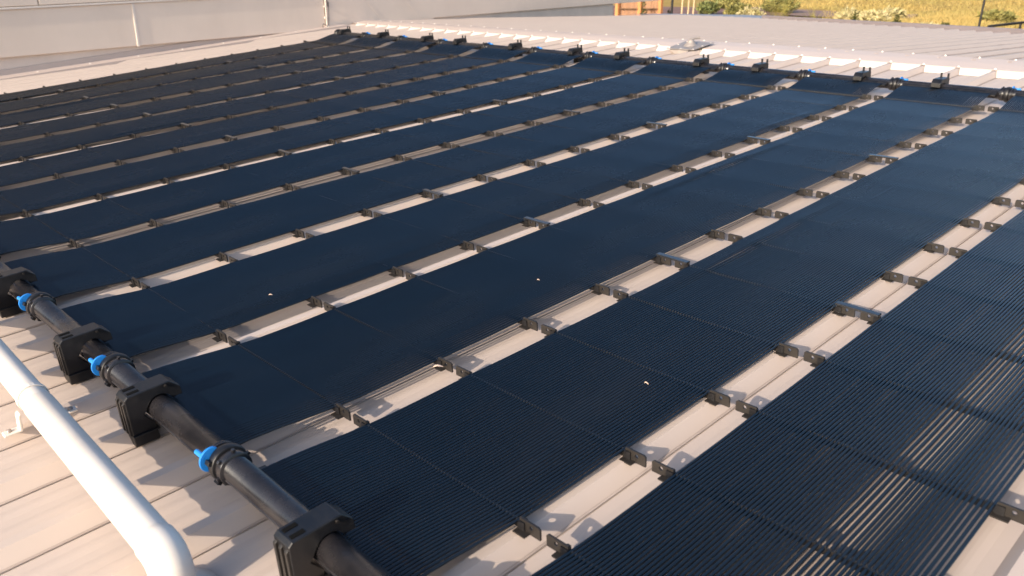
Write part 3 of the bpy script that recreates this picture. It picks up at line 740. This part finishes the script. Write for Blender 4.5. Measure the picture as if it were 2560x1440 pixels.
fence = thing('timber_fence', 'orange timber fence with brown board panels past the wall end', 'fence', on_ground(1600, 25.5), 0, None, roof=False)
fo = on_ground(1600, 25.5); pa, pb, pcx = on_ground(1545, 25.5), on_ground(1601, 25.5), on_ground(1652, 25.5)
for q in (pa, pb, pcx):
    v = q - fo; obj('post', MB().box((v.x, v.y, 0.75), (0.11, 0.11, 1.9)), M['timber'], fence, bevel=0.006)
for (q, w_) in ((pa, pb), (pb, pcx)):
    a_, b_ = q - fo, w_ - fo; dv = (b_ - a_); dv.z = 0; L = dv.length; dv.normalize(); nb_ = Vector((-dv.y, dv.x, 0))
    m_ = MB(); nbd = 6; an = math.atan2(dv.y, dv.x); Rz = Matrix.Rotation(an, 3, 'Z')
    for i in range(nbd):
        c = a_ + dv * (L * (i + 0.5) / nbd) + nb_ * 0.05; m_.box((c.x, c.y, 0.85), (L / nbd - 0.006, 0.02, 1.6), Rz)
    obj('board_panel', m_, M['board'], fence)
    for z in (0.35, 0.55, 1.3):
        c = a_ + dv * L / 2 - nb_ * 0.01; obj('rail', MB().box((c.x, c.y, z), (L - 0.12, 0.03, 0.03), Rz), M['bark'], fence)
for (px, d, rad, lean, lb) in [(1681, 22.0, 0.029, 0.0, 'black pole rising beside the timber fence'), (2457, 22.5, 0.024, 0.035, 'slightly leaning black pole on the golden slope at right')]:
    q = on_ground(px, d); t_ = thing('black_pole', lb, 'pole', q, 0, 'black poles behind the roof', roof=False)
    side = ray(2560, 0) - ray(0, 0); side.z = 0; side.normalize()
    obj('shaft', MB().tube([Vector((0, 0, -0.2)), side * lean * 4 + Vector((0, 0, 4.0))], rad, 12), M['black'], t_)
    obj('base_sleeve', MB().tube([(0, 0, -0.05), (0, 0, 0.16)], rad * 1.7, 12), M['black'], t_)
q = on_ground(2530, 17.5)
rl = thing('handrail', 'dark rail end rising past the gutter at the right edge', 'rail', q, 0, None, roof=False)
def at(px, py, d):
    r = ray(px, py); return camw + r * (d / math.hypot(r.x, r.y))
ra, rb = at(2470, 66, 17.5) - q, at(2640, 47, 17.0) - q
obj('bar', MB().tube([ra - Vector((0, 0, 0.06)), ra, rb], 0.022, 8), M['black'], rl)
obj('post', MB().tube([(ra + rb) / 2, Vector(((ra + rb) / 2).to_2d().to_3d()) + Vector((0, 0, -0.3))], 0.02, 8), M['black'], rl)
for j, (px, h) in enumerate([(1706, 1.0), (1722, 1.1), (1735, 0.95)]):
    q = on_ground(px, 35); o = obj('garden_stake', MB().tube([(0, 0, -0.2), (0.02, 0.01, h + 0.4)], [0.03, 0.025], 6), M['stake'])
    o.location = q; tag(o, ('left', 'middle', 'right')[j] + ' one of three pale timber stakes beyond the mulch bed', 'stake', 'pale stakes in the garden')

# golden grass on the slope: one mass nobody could count
r = np.random.default_rng(5); nb_ = 60000
pxs = r.uniform(1780, 2760, nb_); ds = 19.5 + 40 * r.random(nb_) ** 1.25
keep = (pxs > 2060 + 25 * r.random(nb_)) | (ds > 45); pxs, ds = pxs[keep], ds[keep]
V = []; Fc = []
for i in range(len(pxs)):
    q = on_ground(pxs[i], ds[i])
    cl = 0.5 + 0.5 * sin(q.x * 1.9 + 2 * sin(q.y * 0.8)) * sin(q.y * 1.5 + sin(q.x))
    h = (0.05 + 0.13 * cl) * (0.6 + 0.8 * r.random()); a = r.uniform(0, 6.28); w = 0.012 + 0.012 * r.random(); le = r.normal(0, 0.06, 2)
    o = len(V)
    V += [(q.x - w * cos(a), q.y - w * sin(a), q.z - 0.01), (q.x + w * cos(a), q.y + w * sin(a), q.z - 0.01), (q.x + le[0], q.y + le[1], q.z + h)]
    Fc.append((o, o + 1, o + 2))
gm = bpy.data.meshes.new('grass'); gm.from_pydata(V, [], Fc); gm.materials.append(M['grass']); gm.update()
go = bpy.data.objects.new('grass', gm); COL.objects.link(go); go['kind'] = 'stuff'
go['label'] = 'golden dry grass covering the slope behind the roof'; go['category'] = 'grass'
